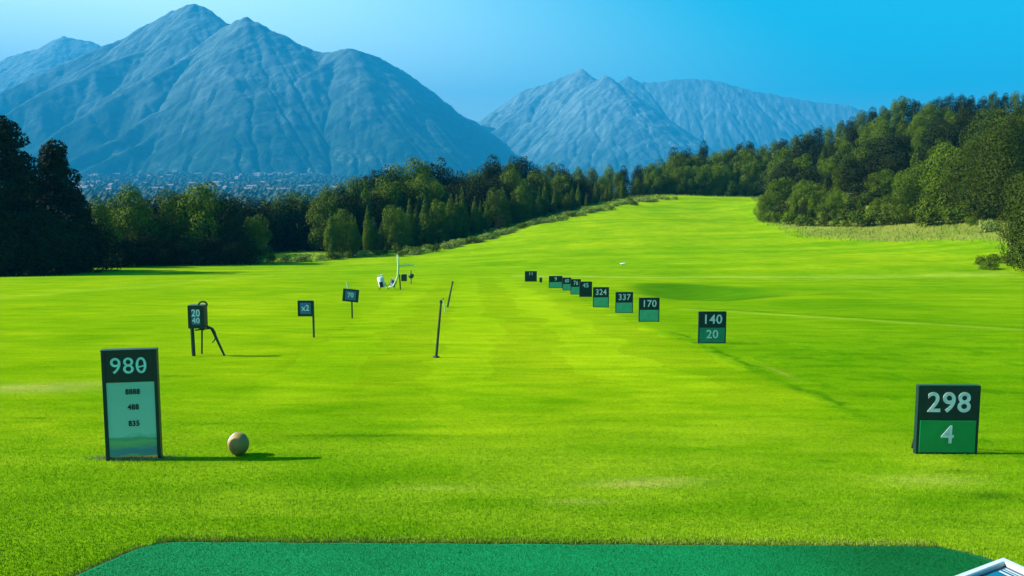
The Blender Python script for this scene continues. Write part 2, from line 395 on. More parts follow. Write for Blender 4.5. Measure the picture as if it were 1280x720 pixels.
def mountain(name, crests, x0, x1, y0, y1, step, mat, spurs=(), seed=0, rough=55, base=-60, slope=.72, spur_gap=300, lean=-.9, smooth_right=None, drop=.60):
    rnd = random.Random(seed); segs = []
    for crest in crests:
        cp = [P(*c) for c in crest]
        for a, b in zip(cp[:-1], cp[1:]): segs.append((a, b, slope))
        # spurs running down from the crest towards the valley
        L = 0; nxt = spur_gap*.4
        for a, b in zip(cp[:-1], cp[1:]):
            d = math.dist(a[:2], b[:2])
            while nxt < L+d:
                t = (nxt-L)/d; p = [a[k]+(b[k]-a[k])*t for k in range(3)]; nxt += spur_gap*rnd.uniform(.55,1.5)
                if smooth_right is not None and p[0] > smooth_right and rnd.random() < .75: continue
                if p[2] < 260: continue
                q = (p[0], p[1], p[2]-rnd.uniform(5,40)); ln = lean*rnd.uniform(.6,1.25); k = 0
                while q[2] > base+60 and k < 9:
                    s_ = rnd.uniform(200,330); dx = ln*s_*rnd.uniform(.6,1.3); dy = -s_
                    q2 = (q[0]+dx, q[1]+dy, q[2]-math.hypot(dx,dy)*drop*rnd.uniform(.75,1.2)); segs.append((q, q2, slope*1.25))
                    if rnd.random() < .75:   # side rib
                        sd = rnd.choice((-1,1)); e = (q2[0]+sd*rnd.uniform(120,260), q2[1]-rnd.uniform(60,200), q2[2]-rnd.uniform(130,220)); segs.append((q2, e, slope*1.4))
                    q = q2; k += 1
            L += d
    for s_ in spurs:
        cp = [P(*c) for c in s_]
        for a, b in zip(cp[:-1], cp[1:]): segs.append((a, b, slope))
    xs = np.arange(x0, x1, step); ys = np.arange(y0, y1, step); X, Y = np.meshgrid(xs, ys)
    wx = X+(fbm(X/300, Y/300, 4, seed+3)-.5)*110; wy = Y+(fbm(X/300+9, Y/300, 4, seed+8)-.5)*110
    h = seg_height(wx, wy, segs)
    h2 = seg_height(X, Y, segs); crestw = smooth(60, 0, np.abs(h2-h)); h = .7*h+.3*h2
    q_ = math.hypot(lean, 1); cu = (X + lean*Y)/q_; cv = (lean*X - Y)/q_    # across and along the spurs
    rn = .5*fbm(cu/190+fbm(X/500,Y/500,2,seed+50)*1.4, cv/950, 4, seed+20, True) + .5*fbm(cu/75+fbm(X/400,Y/400,3,seed+60)*2, cv/480, 4, seed+25, True)
    amp = rough*smooth(0, 260, h-base)*(1 if smooth_right is None else (1-.8*smooth(smooth_right-350, smooth_right+50, X+(Y-5600)*.15)))
    h = h + (rn-.62)*amp*RA + (fbm(X/60, Y/60, 4, seed+33)-.5)*rough*.3
    h = erode(h + (fbm(X/90, Y/90, 4, seed+44)-.5)*26*smooth(0,150,h-base), step, 14, EK)
    h = h + (fbm(cu/38, cv/90, 4, seed+90, True)-.6)*rough*.26*smooth(60,300,h-base)
    h = np.maximum(h, base)
    V = np.stack([X,Y,h],-1).reshape(-1,3); nr, nc = X.shape
    i = np.arange(nr-1)[:,None]*nc + np.arange(nc-1)[None]; Fq = np.stack([i, i+1, i+1+nc, i+nc],-1).reshape(-1,4)
    keep = (V[Fq][:,:,2].max(1) > base+1); Fq = Fq[keep]
    used = np.unique(Fq); remap = np.full(len(V), -1, np.int64); remap[used] = np.arange(len(used))
    o = link(bpy.data.objects.new(name, np_mesh(name, V[used], remap[Fq], mat, True))); return tag(o, kind='structure')
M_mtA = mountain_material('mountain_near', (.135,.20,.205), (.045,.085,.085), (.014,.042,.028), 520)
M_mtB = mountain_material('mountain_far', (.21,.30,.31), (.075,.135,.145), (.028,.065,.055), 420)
A1 = [(-40,205,7100),(10,165,6950),(50,132,6800),(90,100,6650),(130,68,6500),(150,52,6450),(180,30,6300),(212,12,6300),(228,9,6300),(240,3,6300),(252,7,6300),(262,12,6300),(283,27,6300),(310,45,6350),(360,90,6400)]
A2 = [(283,30,5900),(296,23,5850),(305,19,5800),(313,24,5800),(322,26,5800),(340,35,5800),(360,44,5800),(380,55,5800),(404,65,5800),(418,63,5800),(440,60,5800),(456,63,5880),(480,75,6180),(510,93,6550),(540,115,6900),(570,138,7250),(600,154,7550),(640,165,7900),(680,178,8150),(720,191,8350),(790,208,8600)]
A2s = [(283,30,5900),(240,62,5650),(200,100,5400),(150,145,5150),(100,190,4900)]
A2t = [(360,44,5800),(330,90,5550),(290,135,5300),(250,180,5000)]
A2u = [(440,60,5800),(420,110,5500),(395,150,5200),(350,195,4900)]
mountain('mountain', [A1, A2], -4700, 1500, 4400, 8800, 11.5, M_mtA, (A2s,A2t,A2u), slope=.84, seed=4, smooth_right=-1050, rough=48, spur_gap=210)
B1 = [(-160,120,8700),(-60,92,8700),(0,74,8700),(30,65,8700),(55,58,8700),(70,49,8700),(80,44,8700),(92,48,8700),(115,52,8700),(130,62,8700),(160,90,8700),(210,135,8700)]
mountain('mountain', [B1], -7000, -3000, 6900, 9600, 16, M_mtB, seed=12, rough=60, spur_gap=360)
C1 = [(585,178,8200),(612,152,8200),(640,126,8200),(656,110,8200),(672,106,8200),(690,101,8200),(704,96,8200),(714,91,8200),(726,86,8200),(735,93,8200),(748,104,8300)]
C2 = [(746,100,7900),(757,92,7900),(765,98,7950),(785,112,8100),(812,133,8350),(845,158,8650),(880,190,9000)]
C2s = [(757,92,7900),(735,118,7650),(700,160,7350),(675,195,7100)]
C3 = [(770,104,9300),(785,94,9300),(797,101,9300),(820,102,9300),(850,98,9300),(880,98,9300),(908,102,9300),(940,112,9300),(980,120,9300),(1020,127,9300),(1062,131,9300),(1110,150,9300),(1200,195,9300)]
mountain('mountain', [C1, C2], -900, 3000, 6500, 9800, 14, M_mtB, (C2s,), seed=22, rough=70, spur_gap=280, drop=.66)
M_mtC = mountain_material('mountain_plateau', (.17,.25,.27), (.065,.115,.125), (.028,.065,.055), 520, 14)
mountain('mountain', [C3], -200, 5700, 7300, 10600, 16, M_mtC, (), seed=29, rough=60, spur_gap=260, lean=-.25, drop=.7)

# ------------------------------------------------------------------ trees
def leaf_cloud(lobes, n, size, seed, shell=.80, outw=1.0, flat=1.0):
    """many small leaf-clump quads spread through lobes (centre, radii)"""
    g_ = np.random.default_rng(seed); L = np.array([l[0] for l in lobes]); Rr = np.array([l[1] for l in lobes])
    w = (Rr.prod(1))**(2/3); idx = g_.choice(len(lobes), n, p=w/w.sum())
    d = g_.normal(size=(n,3)); d /= np.linalg.norm(d,axis=1)[:,None]
    rr = shell + (1.06-shell)*g_.random(n)**.7; rr[g_.random(n) < .06] *= 1.12
    p = L[idx] + d*Rr[idx]*rr[:,None]
    nrm = d*outw + g_.normal(size=(n,3))*.36; nrm[:,2] += .12; nrm /= np.linalg.norm(nrm,axis=1)[:,None]
    t = np.cross(nrm, g_.normal(size=(n,3))); t /= np.linalg.norm(t,axis=1)[:,None]; b = np.cross(nrm, t)
    s_ = size*g_.uniform(.5,1.25,n)[:,None]
    V = np.stack([p-t*s_, p-b*s_*.55, p+t*s_, p+b*s_*.55], 1).reshape(-1,3); V[:,2] = np.maximum(V[:,2], .02)
    return V, np.arange(4*n).reshape(-1,4)
def broad_lobes(h, w, rnd, low=.12, n=12):
    L = []
    for k in range(n):
        t = (k+.5)/n; z = h*(low + (.90-low)*t); prof = math.sin(math.pi*min(1,.22+.72*t))**.6
        r0 = w*.5*prof; a = k*2.4+rnd.uniform(-.5,.5); off = r0*rnd.uniform(.42,.78)
        s_ = w*.5*rnd.uniform(.34,.62)*(.65+.35*prof); L.append(((off*math.cos(a), off*math.sin(a), z), (s_, s_, s_*rnd.uniform(.7,1.0))))
    L.append(((0,0,h*.55),(w*.30,w*.30,h*.34))); return L
def column_lobes(h, w, rnd, n=15):
    L = [((0,0,h*.42),(w*.28,w*.28,h*.36))]
    for k in range(n):
        t = (k+.5)/n; z = h*(.08+.86*t); r0 = w*.5*(1-t)**.75*min(1,(t+.25)*2.2); a = k*2.4+rnd.uniform(-.6,.6)
        s_ = max(.28, r0*rnd.uniform(.5,.75)); L.append(((r0*.5*math.cos(a), r0*.5*math.sin(a), z), (s_,s_,s_*1.5)))
    return L
def pine_lobes(h, w, rnd, n=40):
    L = [((0,0,h*.4),(w*.22,w*.22,h*.34))]
    for k in range(n):
        t = (k+.5)/n; z = h*(.10+.86*t); r0 = w*.5*(1-.72*t**1.3); a = k*2.4+rnd.uniform(-.7,.7); off = r0*rnd.uniform(.25,.8)
        s_ = w*rnd.uniform(.12,.19)*(1.15-.4*t); L.append(((off*math.cos(a), off*math.sin(a), z), (s_*1.15,s_*1.15,s_*.85)))
    return L
def trunk_mesh(h, lobes, r0, name='trunk', seed=0):
    m = MB(); rnd = random.Random(seed)
    path = [(rnd.uniform(-.1,.1)*i, rnd.uniform(-.1,.1)*i, -.4+h*.86*i/6) for i in range(7)]
    m.tube(path, [r0*(1.5 if i == 0 else 1)*(1-.13*i) for i in range(7)], 9)
    for (c, r_) in lobes[::3]:
        z0 = max(.8, c[2]-h*.13); a = path[min(6, int(z0/(h*.86)*6))]
        m.tube([(a[0],a[1],z0), ((a[0]+c[0])/2, (a[1]+c[1])/2, (z0+c[2])/2+.1), c], [r0*.4, r0*.28, r0*.12], 6)
    return m.mesh(name, M_bark, True)
protos = {}
def make_proto(key, typ, h, w, cnt, size, mat, seed, **kw):
    rnd = random.Random(seed)
    lobes = {'broad':broad_lobes, 'column':column_lobes, 'pine':pine_lobes}[typ](h, w, rnd, **kw)
    V, Fq = leaf_cloud(lobes, cnt, size, seed)
    hmax = V[:,2].max()
    protos.setdefault(key, []).append((np_mesh('crown', V, Fq, mat), trunk_mesh(h, lobes, .022*h, seed=seed), hmax, w))
for s_ in range(6): make_proto('bushy', 'broad', 10, 8.2+.5*(s_%3), 13000, .15, M_leaf, 100+s_, low=.03)
for s_ in range(5): make_proto('slender', 'column', 10, 4.4+.4*(s_%3), 9500, .13, M_leaf, 200+s_)
for s_ in range(4): make_proto('shade', 'broad', 10, 8.6, 9500, .18, M_leafd, 300+s_, low=.0, n=18)
for s_ in range(3): make_proto('pine', 'pine', 15, 9.5, 24000, .20, M_needle, 400+s_)
for s_ in range(3): make_proto('bush', 'broad', 2.2, 3.0, 1500, .13, M_leaf, 500+s_, low=.05, n=9)
for s_ in range(3): make_proto('palebush', 'broad', 1.3, 2.6, 1100, .11, M_leafp, 600+s_, low=.05, n=9)
make_proto('great', 'broad', 16, 15.5, 70000, .14, M_leafo, 707, low=.12, n=34)
make_proto('edge', 'broad', 9, 8, 34000, .105, M_leafo, 711, low=.02, n=22)
ORD = ['first','second','third','fourth','fifth','sixth','seventh','eighth','ninth','tenth','eleventh','twelfth','thirteenth','fourteenth','fifteenth','sixteenth','seventeenth','eighteenth','nineteenth','twentieth']
def ordn(i):
    if i < 20: return ORD[i]
    tens = ['','','twent','thirt','fort','fift','sixt'][(i+1)//10]
    return tens+'ieth' if (i+1) % 10 == 0 else tens+'y-'+ORD[i % 10]
KINDTXT = {'bushy':('bushy','tree'),'slender':('slender','tree'),'shade':('dark','tree'),'pine':('dark','pine tree'),'bush':('low','bush'),'palebush':('pale','bush'),'great':('huge','tree'),'edge':('dense','tree')}
def plant(key, px, Y, height, label, group, var=0, rz=0, wide=1.0, names=None, dx=0):
    var = var % len(protos[key]); crown, trunk, hm, w = protos[key][var]
    x = P(px, 300, Y)[0]+dx; z = Hs(x, Y)
    nm = names or {'pine':'pine_tree','bush':'bush','palebush':'bush'}.get(key, 'tree')
    e = empty(nm, (x, Y, z-.05), rz, label, 'bush' if 'bush' in nm else ('pine' if key == 'pine' else 'tree'), group)
    s_ = height/hm*(1.03 if height > 3 else 1); e.scale = (s_*wide, s_*wide, s_)
    link(bpy.data.objects.new('crown', crown), e)
    if 'bush' in nm: link(bpy.data.objects.new('stem', trunk), e)
    else: link(bpy.data.objects.new('trunk', trunk), e)
    return e
def htop(px, Y, top):
    x = P(px, 300, Y)[0]; return P(px, top, Y)[2] - Hs(x, Y)
rt = random.Random(5)
def row(rowname, items, group):
    """items: (px, Y, key, top_py or None, height, wide), written left to right"""
    items = sorted(items, key=lambda q: q[0]); 
    for k, (px, Y, key, top, hh, wide) in enumerate(items):
        adj, noun = KINDTXT[key]; h = htop(px, Y, top) if top else hh
        h = max(h, 1.0)
        plant(key, px, Y, h, f'{adj} {noun}, {ordn(k)} from the left {rowname}', group, rt.randrange(9), rt.uniform(0,6.28), wide)
def along(pts_, n, j=.35):
    out = []; xs = [p[0] for p in pts_]
    for k in range(n):
        px = xs[0]+(xs[-1]-xs[0])*(k+.5+rt.uniform(-j,j))/n
        out.append((px,)+tuple(float(np.interp(px, xs, [p[c] for p in pts_])) for c in range(1, len(pts_[0]))))
    return out
# left edge: tall dark pines; those beyond the frame are added to shade the rest
row('in the partly added tall black group at the left edge', [(-150,86,'pine',140,0,1.1),(-70,88,'pine',135,0,1.1),(8,90,'pine',146,0,1.0),(40,95,'pine',215,0,.9),(72,95,'pine',177,0,.86),(98,99,'pine',238,0,.8)], 'tall pines at the left edge and added pines beyond the frame')
row('in the low shade under the left pines', [(-20,86,'shade',262,0,1.5),(22,88,'shade',258,0,1.3),(52,90,'shade',262,0,1.3),(82,94,'shade',262,0,1.3),(112,100,'shade',268,0,1.2)], 'dark undergrowth trees below the left pines')
# left-centre clumps
row('in the front row left of the clearing', [(122,108,'bushy',248,0,.8),(163,114,'bushy',230,0,.82),(190,117,'shade',262,0,1.0),(218,117,'bushy',236,0,.72),(254,118,'bushy',228,0,.80),(288,118,'shade',250,0,.8),(318,121,'bushy',268,0,.8),(338,150,'bushy',251,0,.8),(372,154,'bushy',240,0,.85),(402,150,'bushy',247,0,.7)], 'trees of the left front row')
row('in the shady row behind the left trees', [(p,Y,'shade',t,0,1.25) for p,Y,t in along([(110,128,262),(180,130,250),(260,132,240),(330,150,252),(410,155,246)], 12)], 'shady trees behind the left front row')
row('at the foot of the left front row', [(p,Y,'shade',t,0,1.5) for p,Y,t in along([(110,107,296),(180,112,290),(310,117,296)], 9)], 'low shady trees at the foot of the left row')  # leaf colour darkened for the shade below the front crowns
# middle treeline
row('in the front row of the middle treeline', [(p,Y,('slender' if rt.random() < .72 else 'bushy'),t+rt.uniform(-7,12),0,rt.uniform(.6,.9)) for p,Y,t in
    along([(412,133,268),(450,139,262),(480,143,268),(500,147,252),(520,150,250),(560,160,246),(600,168,240),(640,182,236),(700,198,232),(780,222,225)], 36)], 'front trees of the middle treeline')
row('in the second row of the middle treeline', [(p,Y,rt.choice(['bushy','slender','shade','shade','bushy']),t+rt.uniform(-7,9),0,rt.uniform(.65,1.0)) for p,Y,t in
    along([(405,146,244),(450,150,238),(480,158,225),(520,165,222),(560,172,228),(600,182,226),(640,194,218),(700,210,216),(780,232,218)], 34)], 'second row trees of the middle treeline')
back = [(408,232),(425,228),(445,222),(462,214),(480,207),(497,205),(513,200),(528,197),(545,198),(560,210),(578,214),(596,212),(611,204),(620,194),(634,204),(647,195),(656,196),(670,206),(686,203),(703,205),(722,208),(740,207),(760,205),(778,207),(796,206)]
row('in the skyline row of the middle treeline', [(p,float(np.interp(p,[405,560,640,800],[165,190,212,250])),('shade' if rt.random() < .35 else 'bushy'),t,0,.62) for p,t in back], 'skyline trees of the middle treeline')
# beyond the end of the fairway
row('along the far end of the fairway', [(p,Y,('bushy' if rt.random() < .5 else 'slender'),t+rt.uniform(-4,4),0,.8) for p,Y,t in along([(790,243,220),(850,247,208),(945,247,200)], 15)], 'trees along the far end of the fairway')
row('in the second row beyond the fairway end', [(p,Y,'bushy',t+rt.uniform(-4,4),0,.8) for p,Y,t in along([(800,262,206),(850,264,194),(900,266,189),(960,260,186)], 13)], 'second row beyond the fairway')
row('on the skyline beyond the fairway end', [(p,Y,k,t,0,w) for p,Y,k,t,w in [(812,285,'bushy',206,.7),(828,285,'bushy',198,.7),(842,285,'shade',184,.6),(856,285,'shade',186,.6),(867,288,'bushy',192,.6),(877,290,'shade',176,.42),(893,292,'bushy',190,.7),(908,292,'bushy',184,.7),(922,295,'shade',178,.5),(934,295,'shade',176,.5),(950,298,'bushy',180,.7),(966,300,'bushy',174,.7)]], 'skyline trees beyond the fairway')
# right hillside rows
hr = [('at the foot of the right hillside', [(952,164,246),(975,158,252),(1000,152,250),(1040,146,246),(1100,143,240),(1160,138,232),(1215,134,230)], 18, 1.15),
      ('in the second row of the right hillside', [(950,180,232),(1000,166,226),(1050,160,222),(1100,156,214),(1160,151,200),(1250,148,190)], 17, 1.2),
      ('in the third row of the right hillside', [(950,198,220),(1000,184,212),(1100,172,196),(1180,168,182),(1270,165,170)], 18, 1.15),
      ('in the fourth row of the right hillside', [(955,216,208),(1000,200,200),(1100,186,178),(1180,182,162),(1280,178,150)], 18, 1.1),
      ('in the fifth row of the right hillside', [(955,240,196),(1000,222,188),(1100,208,164),(1180,204,146),(1285,200,134)], 18, 1.05),
      ('in the sixth row of the right hillside', [(965,262,186),(1000,248,178),(1100,230,150),(1180,226,134),(1290,222,122)], 18, 1.0)]
for nm, pr, n, wd in hr:
    row(nm, [(p,Y,rt.choice(['bushy','bushy','bushy','slender','shade','shade']),t+rt.uniform(-13,10),0,wd*rt.uniform(.7,1.15)) for p,Y,t in along(pr, n)], 'trees '+nm.replace('in the','of the').replace('at the','at the'))
sky = [(975,173),(990,168),(1004,163),(1018,157),(1032,158),(1046,150),(1058,146),(1071,138),(1085,134),(1099,132),(1112,124),(1122,119),(1136,124),(1150,126),(1163,121),(1178,117),(1192,117),(1204,119),(1218,120),(1231,114),(1245,116),(1258,113),(1272,112),(1288,108)]
row('on the skyline of the right hill', [(p,float(np.interp(p,[970,1100,1290],[275,252,246])),('shade' if rt.random() < .4 else 'bushy'),t,0,.62) for p,t in sky], 'skyline trees of the right hill')
plant('great', 1248, 122, htop(1248,122,128), 'huge spreading olive tree towering at the right edge of the hillside', None, wide=.86, rz=1)
plant('bushy', 1178, 130, htop(1178,130,178), 'tall rounded green tree left of the huge olive tree', None, wide=.8)
plant('bushy', 1127, 134, htop(1127,134,212), 'bright leaning green tree at the hill foot above the rough meadow', None, 2, wide=.75)
plant('edge', 1300, 80, htop(1300,80,205), 'near dense tree reaching the turf at the right edge of the photo', None, wide=.78)
plant('edge', 1345, 76, htop(1345,76,190), 'second near dense tree outside the right edge', None, wide=.9, rz=2)
# bushes on the margins
bl = [(p+8, Y*rt.uniform(.94,.995), rt.choice(['bush','palebush','palebush','palebush']), None, rt.uniform(.5,1.4), rt.uniform(1.1,1.9)) for p,Y in along([(490,136),(560,152),(600,162),(640,174),(700,189),(760,208),(835,231)], 58)]
row('along the left edge of the far fairway', bl, 'bushes along the far fairway')
row('at the foot of the hillside trees', [(p, Y, 'bush', None, rt.uniform(1.2,3.0), 1.0) for p,Y in along([(952,160),(1000,144),(1080,136),(1160,131),(1235,124)], 20)], 'bushes at the hillside foot')
row('standing in the rough meadow', [(1160,127,'bush',258,0,1.0),(1190,125,'bush',257,0,1.1),(1213,121,'bush',268,0,1.0),(1232,114,'palebush',272,0,1.0)], 'round bushes in the rough meadow')
row('along the edge of the left clearing', [(p, Y, rt.choice(['bush','bush','palebush']), None, rt.uniform(.7,1.4), 1.2) for p,Y in along([(290,117),(330,121),(400,127),(450,134),(520,143)], 16)], 'bushes by the left clearing')
row('on the turf beside the near right tree', [(1228,84,'bush',None,.8,1.3),(1243,86,'bush',None,.7,1.3),(1262,84,'bush',None,1.1,1.2),(1240,79,'bush',None,.5,1.5)], 'low bushes by the near right tree')

# rough grass along the margins: stuff
def tuft_blades(px_, py_, pz_, hgt, wid, g_):
    n = len(px_); a = g_.uniform(0, 2*np.pi, n); ln = g_.normal(0, .35, (n,2))*hgt[:,None]
    ux = np.cos(a)*wid; uy = np.sin(a)*wid
    b0 = np.stack([px_-ux, py_-uy, pz_-.01],1); b1 = np.stack([px_+ux, py_+uy, pz_-.01],1)
    tp = np.stack([px_+ln[:,0], py_+ln[:,1], pz_+hgt],1)
    return np.stack([b0,b1,tp],1).reshape(-1,3), np.arange(3*n).reshape(-1,3)
def stuff(name, x, y, hgt, wid, cols, mat):
    V, Fq = tuft_blades(x, y, H(x,y), hgt, wid, rng)
    o = link(bpy.data.objects.new(name, np_mesh(name, V, Fq, mat, False, np.repeat(cols,3,0)))); return tag(o, kind='stuff')
n = 90000; x = rng.uniform(-90, 110, n); y = rng.uniform(78, 245, n); pxx = 640+F*x/y
sd = sdist(x, y); k = (sd < 1.0) & (sd > -20) & (pxx > 100) & (pxx < 1320); k &= (rng.random(n) < np.where(pxx > 900, 1, np.where((pxx > 480) & (sd > -7), 1, .3))); x, y, sd = x[k], y[k], sd[k]
cl = np.where(fbm(x/2.5,y/4,3,88)[:,None] > .5, np.array([[.20,.27,.03]]), np.array([[.26,.27,.05]]))*rng.uniform(.5,1.35,(len(x),1)); 
o = stuff('rough_grass', x, y, rng.uniform(.12,.5,len(x)), np.full(len(x),.06), cl, M_rough)
tag(o, 'pale rough grass along the foot of the trees', 'rough grass')

# mown turf near the camera: fine blades, stuff
mat_edge = None
ML = GA(190,683); MR = GA(1180,688)
def mat_inside(x, y, grow=0):
    yb = ML[1] + (MR[1]-ML[1])*(x-ML[0])/(MR[0]-ML[0])
    d = yb + grow - y
    xl = ML[0]-grow-np.maximum(d,0)*.33; xr = MR[0]+grow+np.maximum(d,0)*.55
    return (d > 0) & (x > xl) & (x < xr)
n = 520000; u = rng.random(n); y = 1/(1/5.6 + u*(1/26-1/5.6)); x = rng.uniform(-.66,.66,n)*y
k = ~mat_inside(x, y, .045); x, y = x[k], y[k]
cl = ground_color(x, y)*rng.uniform(.75,1.45,(len(x),1)); 
dry = rng.random(len(x)) < .05; cl[dry] = cl[dry]*.5+np.array([.20,.19,.04])
o = stuff('grass', x, y, rng.uniform(.007,.019,len(x))*(1-.4*smooth(8,20,y)), np.full(len(x),.0035), cl, M_blade)
tag(o, 'short mown lime green turf in front of the mat', 'grass')
# longer straggling yellowish fringe along the mat edge and round the board feet
n = 26000; t = rng.random(n)*1.16-.08; ex = ML[0]+(MR[0]-ML[0])*t; ey = ML[1]+(MR[1]-ML[1])*t
off = rng.gamma(1.6, .035, n); x = ex+rng.normal(0,.01,n); y = ey+off+.050
sidel = t < 0; y = np.where(sidel, ML[1]-rng.random(n)*1.2, y); x = np.where(sidel, ML[0]-.33*(ML[1]-y)-off-.015, x)
sider = t > 1; y = np.where(sider, MR[1]-rng.random(n)*1.2, y); x = np.where(sider, MR[0]+.55*(MR[1]-y)+off+.015, x)
cl = np.where(rng.random((n,1)) < .5, np.array([[.30,.34,.07]]), np.array([[.20,.34,.01]]))*rng.uniform(.5,1.3,(n,1))
x2 = rng.normal(GA(168,573)[0], .2, 3500); y2 = rng.normal(GA(168,573)[1]+.0, .06, 3500); c2 = np.array([[.42,.40,.18]])*rng.uniform(.5,1.3,(3500,1))
x = np.concatenate([x,x2]); y = np.concatenate([y,y2]); cl = np.vstack([cl,c2])
o = stuff('grass', x, y, rng.uniform(.012,.034,len(x)), np.full(len(x),.004), cl, M_blade)
tag(o, 'ragged yellowish grass fringe along the back edge of the mat', 'grass fringe')

# ------------------------------------------------------------------ tee mat
def mat_material():
    m, nt, bs = newmat('mat_turf'); pos = nt.nodes.new('ShaderNodeNewGeometry').outputs['Position']
    f = noise(nt, 60, pos, 4, .7); b_ = noise(nt, 1.1, pos, 4, .6)
    c = mixc(nt, ramp(nt, b_, .35, .7), (.002,.175,.050), (.003,.22,.066))
    c = mixc(nt, 1.0, c, mixc(nt, ramp(nt, f, .3, .7), (.55,.6,.6), (1.3,1.25,1.25)), 'MULTIPLY')
    sp = nt.nodes.new('ShaderNodeSeparateXYZ'); nt.links.new(pos, sp.inputs[0])
    mr = nt.nodes.new('ShaderNodeMapRange'); nt.links.new(sp.outputs[0], mr.inputs[0]); mr.inputs[1].default_value = 1.5; mr.inputs[2].default_value = 2.6
    c = mixc(nt, mr.outputs[0], c, mixc(nt, 1.0, c, (.62,.60,.45), 'MULTIPLY'))
    nt.links.new(c, bs.inputs['Base Color']); bs.inputs['Roughness'].default_value = .8; bs.inputs['Specular IOR Level'].default_value = .1
    bu = N(nt, 'ShaderNodeBump', Strength=.8, Distance=.012); nt.links.new(noise(nt, 85, pos, 3), bu.inputs['Height']); nt.links.new(bu.outputs[0], bs.inputs['Normal'])
    return m
M_mat = mat_material()
out = []
for t in np.linspace(0, 1, 8)[1:]:   # rounded back corners
    out.append(None)
cl_, cr_ = ML, MR
def edge_pts():
    L = [(cl_[0]-.40, cl_[1]-1.2), (cl_[0]-.17, cl_[1]-.50)]
    for t in np.linspace(0, 1, 7):   # bezier corner
        a, b, c = (cl_[0]-.07, cl_[1]-.22), (cl_[0]-.0, cl_[1]-.01), (cl_[0]+.22, cl_[1]+0)
        L.append(tuple((1-t)**2*a[k]+2*t*(1-t)*b[k]+t*t*c[k] for k in (0,1)))
    for t in np.linspace(0,1,40)[1:-1]:
        xx = cl_[0]+.22+(cr_[0]-.22-cl_[0]-.22)*t; L.append((xx, cl_[1]+(cr_[1]-cl_[1])*t + .006*math.sin(xx*9)+.004*math.sin(xx*23)))
    for t in np.linspace(0, 1, 7):
        a, b, c = (cr_[0]-.22, cr_[1]), (cr_[0]+.02, cr_[1]-.01), (cr_[0]+.16, cr_[1]-.22)
        L.append(tuple((1-t)**2*a[k]+2*t*(1-t)*b[k]+t*t*c[k] for k in (0,1)))
    L += [(cr_[0]+.30, cr_[1]-.50), (cr_[0]+.62, cr_[1]-1.2)]
    return L
E = edge_pts(); e0 = empty('tee_mat', (0,0,0), 0, 'wide teal green artificial turf mat along the front edge', 'tee mat')
def slab(name, grow, z0, z1, mat):
    m = MB(); cx = sum(p[0] for p in E)/len(E); cy = min(p[1] for p in E); n_ = len(E)
    P2 = [(cx+(p[0]-cx)*(1+grow/4), p[1]+grow) for p in E]
    for zz in (z0, z1):
        for p in P2: m.v.append((p[0], p[1], -SLOPE*p[1]+zz))
    for i in range(n_-1): m.f.append((i, i+n_, i+1+n_, i+1))
    m.f.append(tuple(range(n_, 2*n_))[::-1]); m.f.append((0, n_-1, 2*n_-1, n_))
    return m.build(name, mat, e0)
M_soil = plain('dark_soil_edge', (.014,.011,.006), .95, var=.5, scale=25, bump=.8)
slab('rubber_backing', .052, -.05, .012, M_soil); slab('turf_surface', 0, -.01, .028, M_mat)
n = 150000; x = rng.uniform(-3.4,3.5,n); y = rng.uniform(5.5, max(ML[1],MR[1]), n); k = mat_inside(x, y, -.015); x, y = x[k], y[k]
V, Fq = tuft_blades(x, y, -SLOPE*y+.028, rng.uniform(.004,.011,len(x)), np.full(len(x),.0028), rng)
link(bpy.data.objects.new('pile', np_mesh('pile', V, Fq, M_mat)), e0)['kind'] = 'stuff'

# ------------------------------------------------------------------ lettering
def text_mesh(s, size, mat, bold=.0, depth=.002, squeeze=1.0, shear=0):
    cu = bpy.data.curves.new('t', 'FONT'); cu.body = s; cu.size = size; cu.align_x = 'CENTER'; cu.align_y = 'CENTER'
    cu.extrude = depth; cu.offset = bold*size; cu.shear = shear; cu.space_character = 1.08
    ob = bpy.data.objects.new('t', cu); C.objects.link(ob); bpy.context.view_layer.update()
    me = bpy.data.meshes.new_from_object(ob.evaluated_get(bpy.context.evaluated_depsgraph_get()))
    bpy.data.objects.remove(ob); me.materials.clear(); me.materials.append(mat)
    co = np.empty(len(me.vertices)*3); me.vertices.foreach_get('co', co); co = co.reshape(-1,3); co[:,0] *= squeeze
    co = np.stack([co[:,0], -co[:,2], co[:,1]],1); me.vertices.foreach_set('co', co.ravel()); me.update(); return me
def letters(s, size, mat, loc, parent, **kw):
    o = link(bpy.data.objects.new('lettering', text_mesh(s, size, mat, **kw)), parent); o.location = loc; return o
def place(px, pyb, name, label, cat, group=None, rz=0):
    x, y, z = GA(px, pyb); return empty(name, (x, y, z), rz, label, cat, group), y/math.cos(PITCH)/F

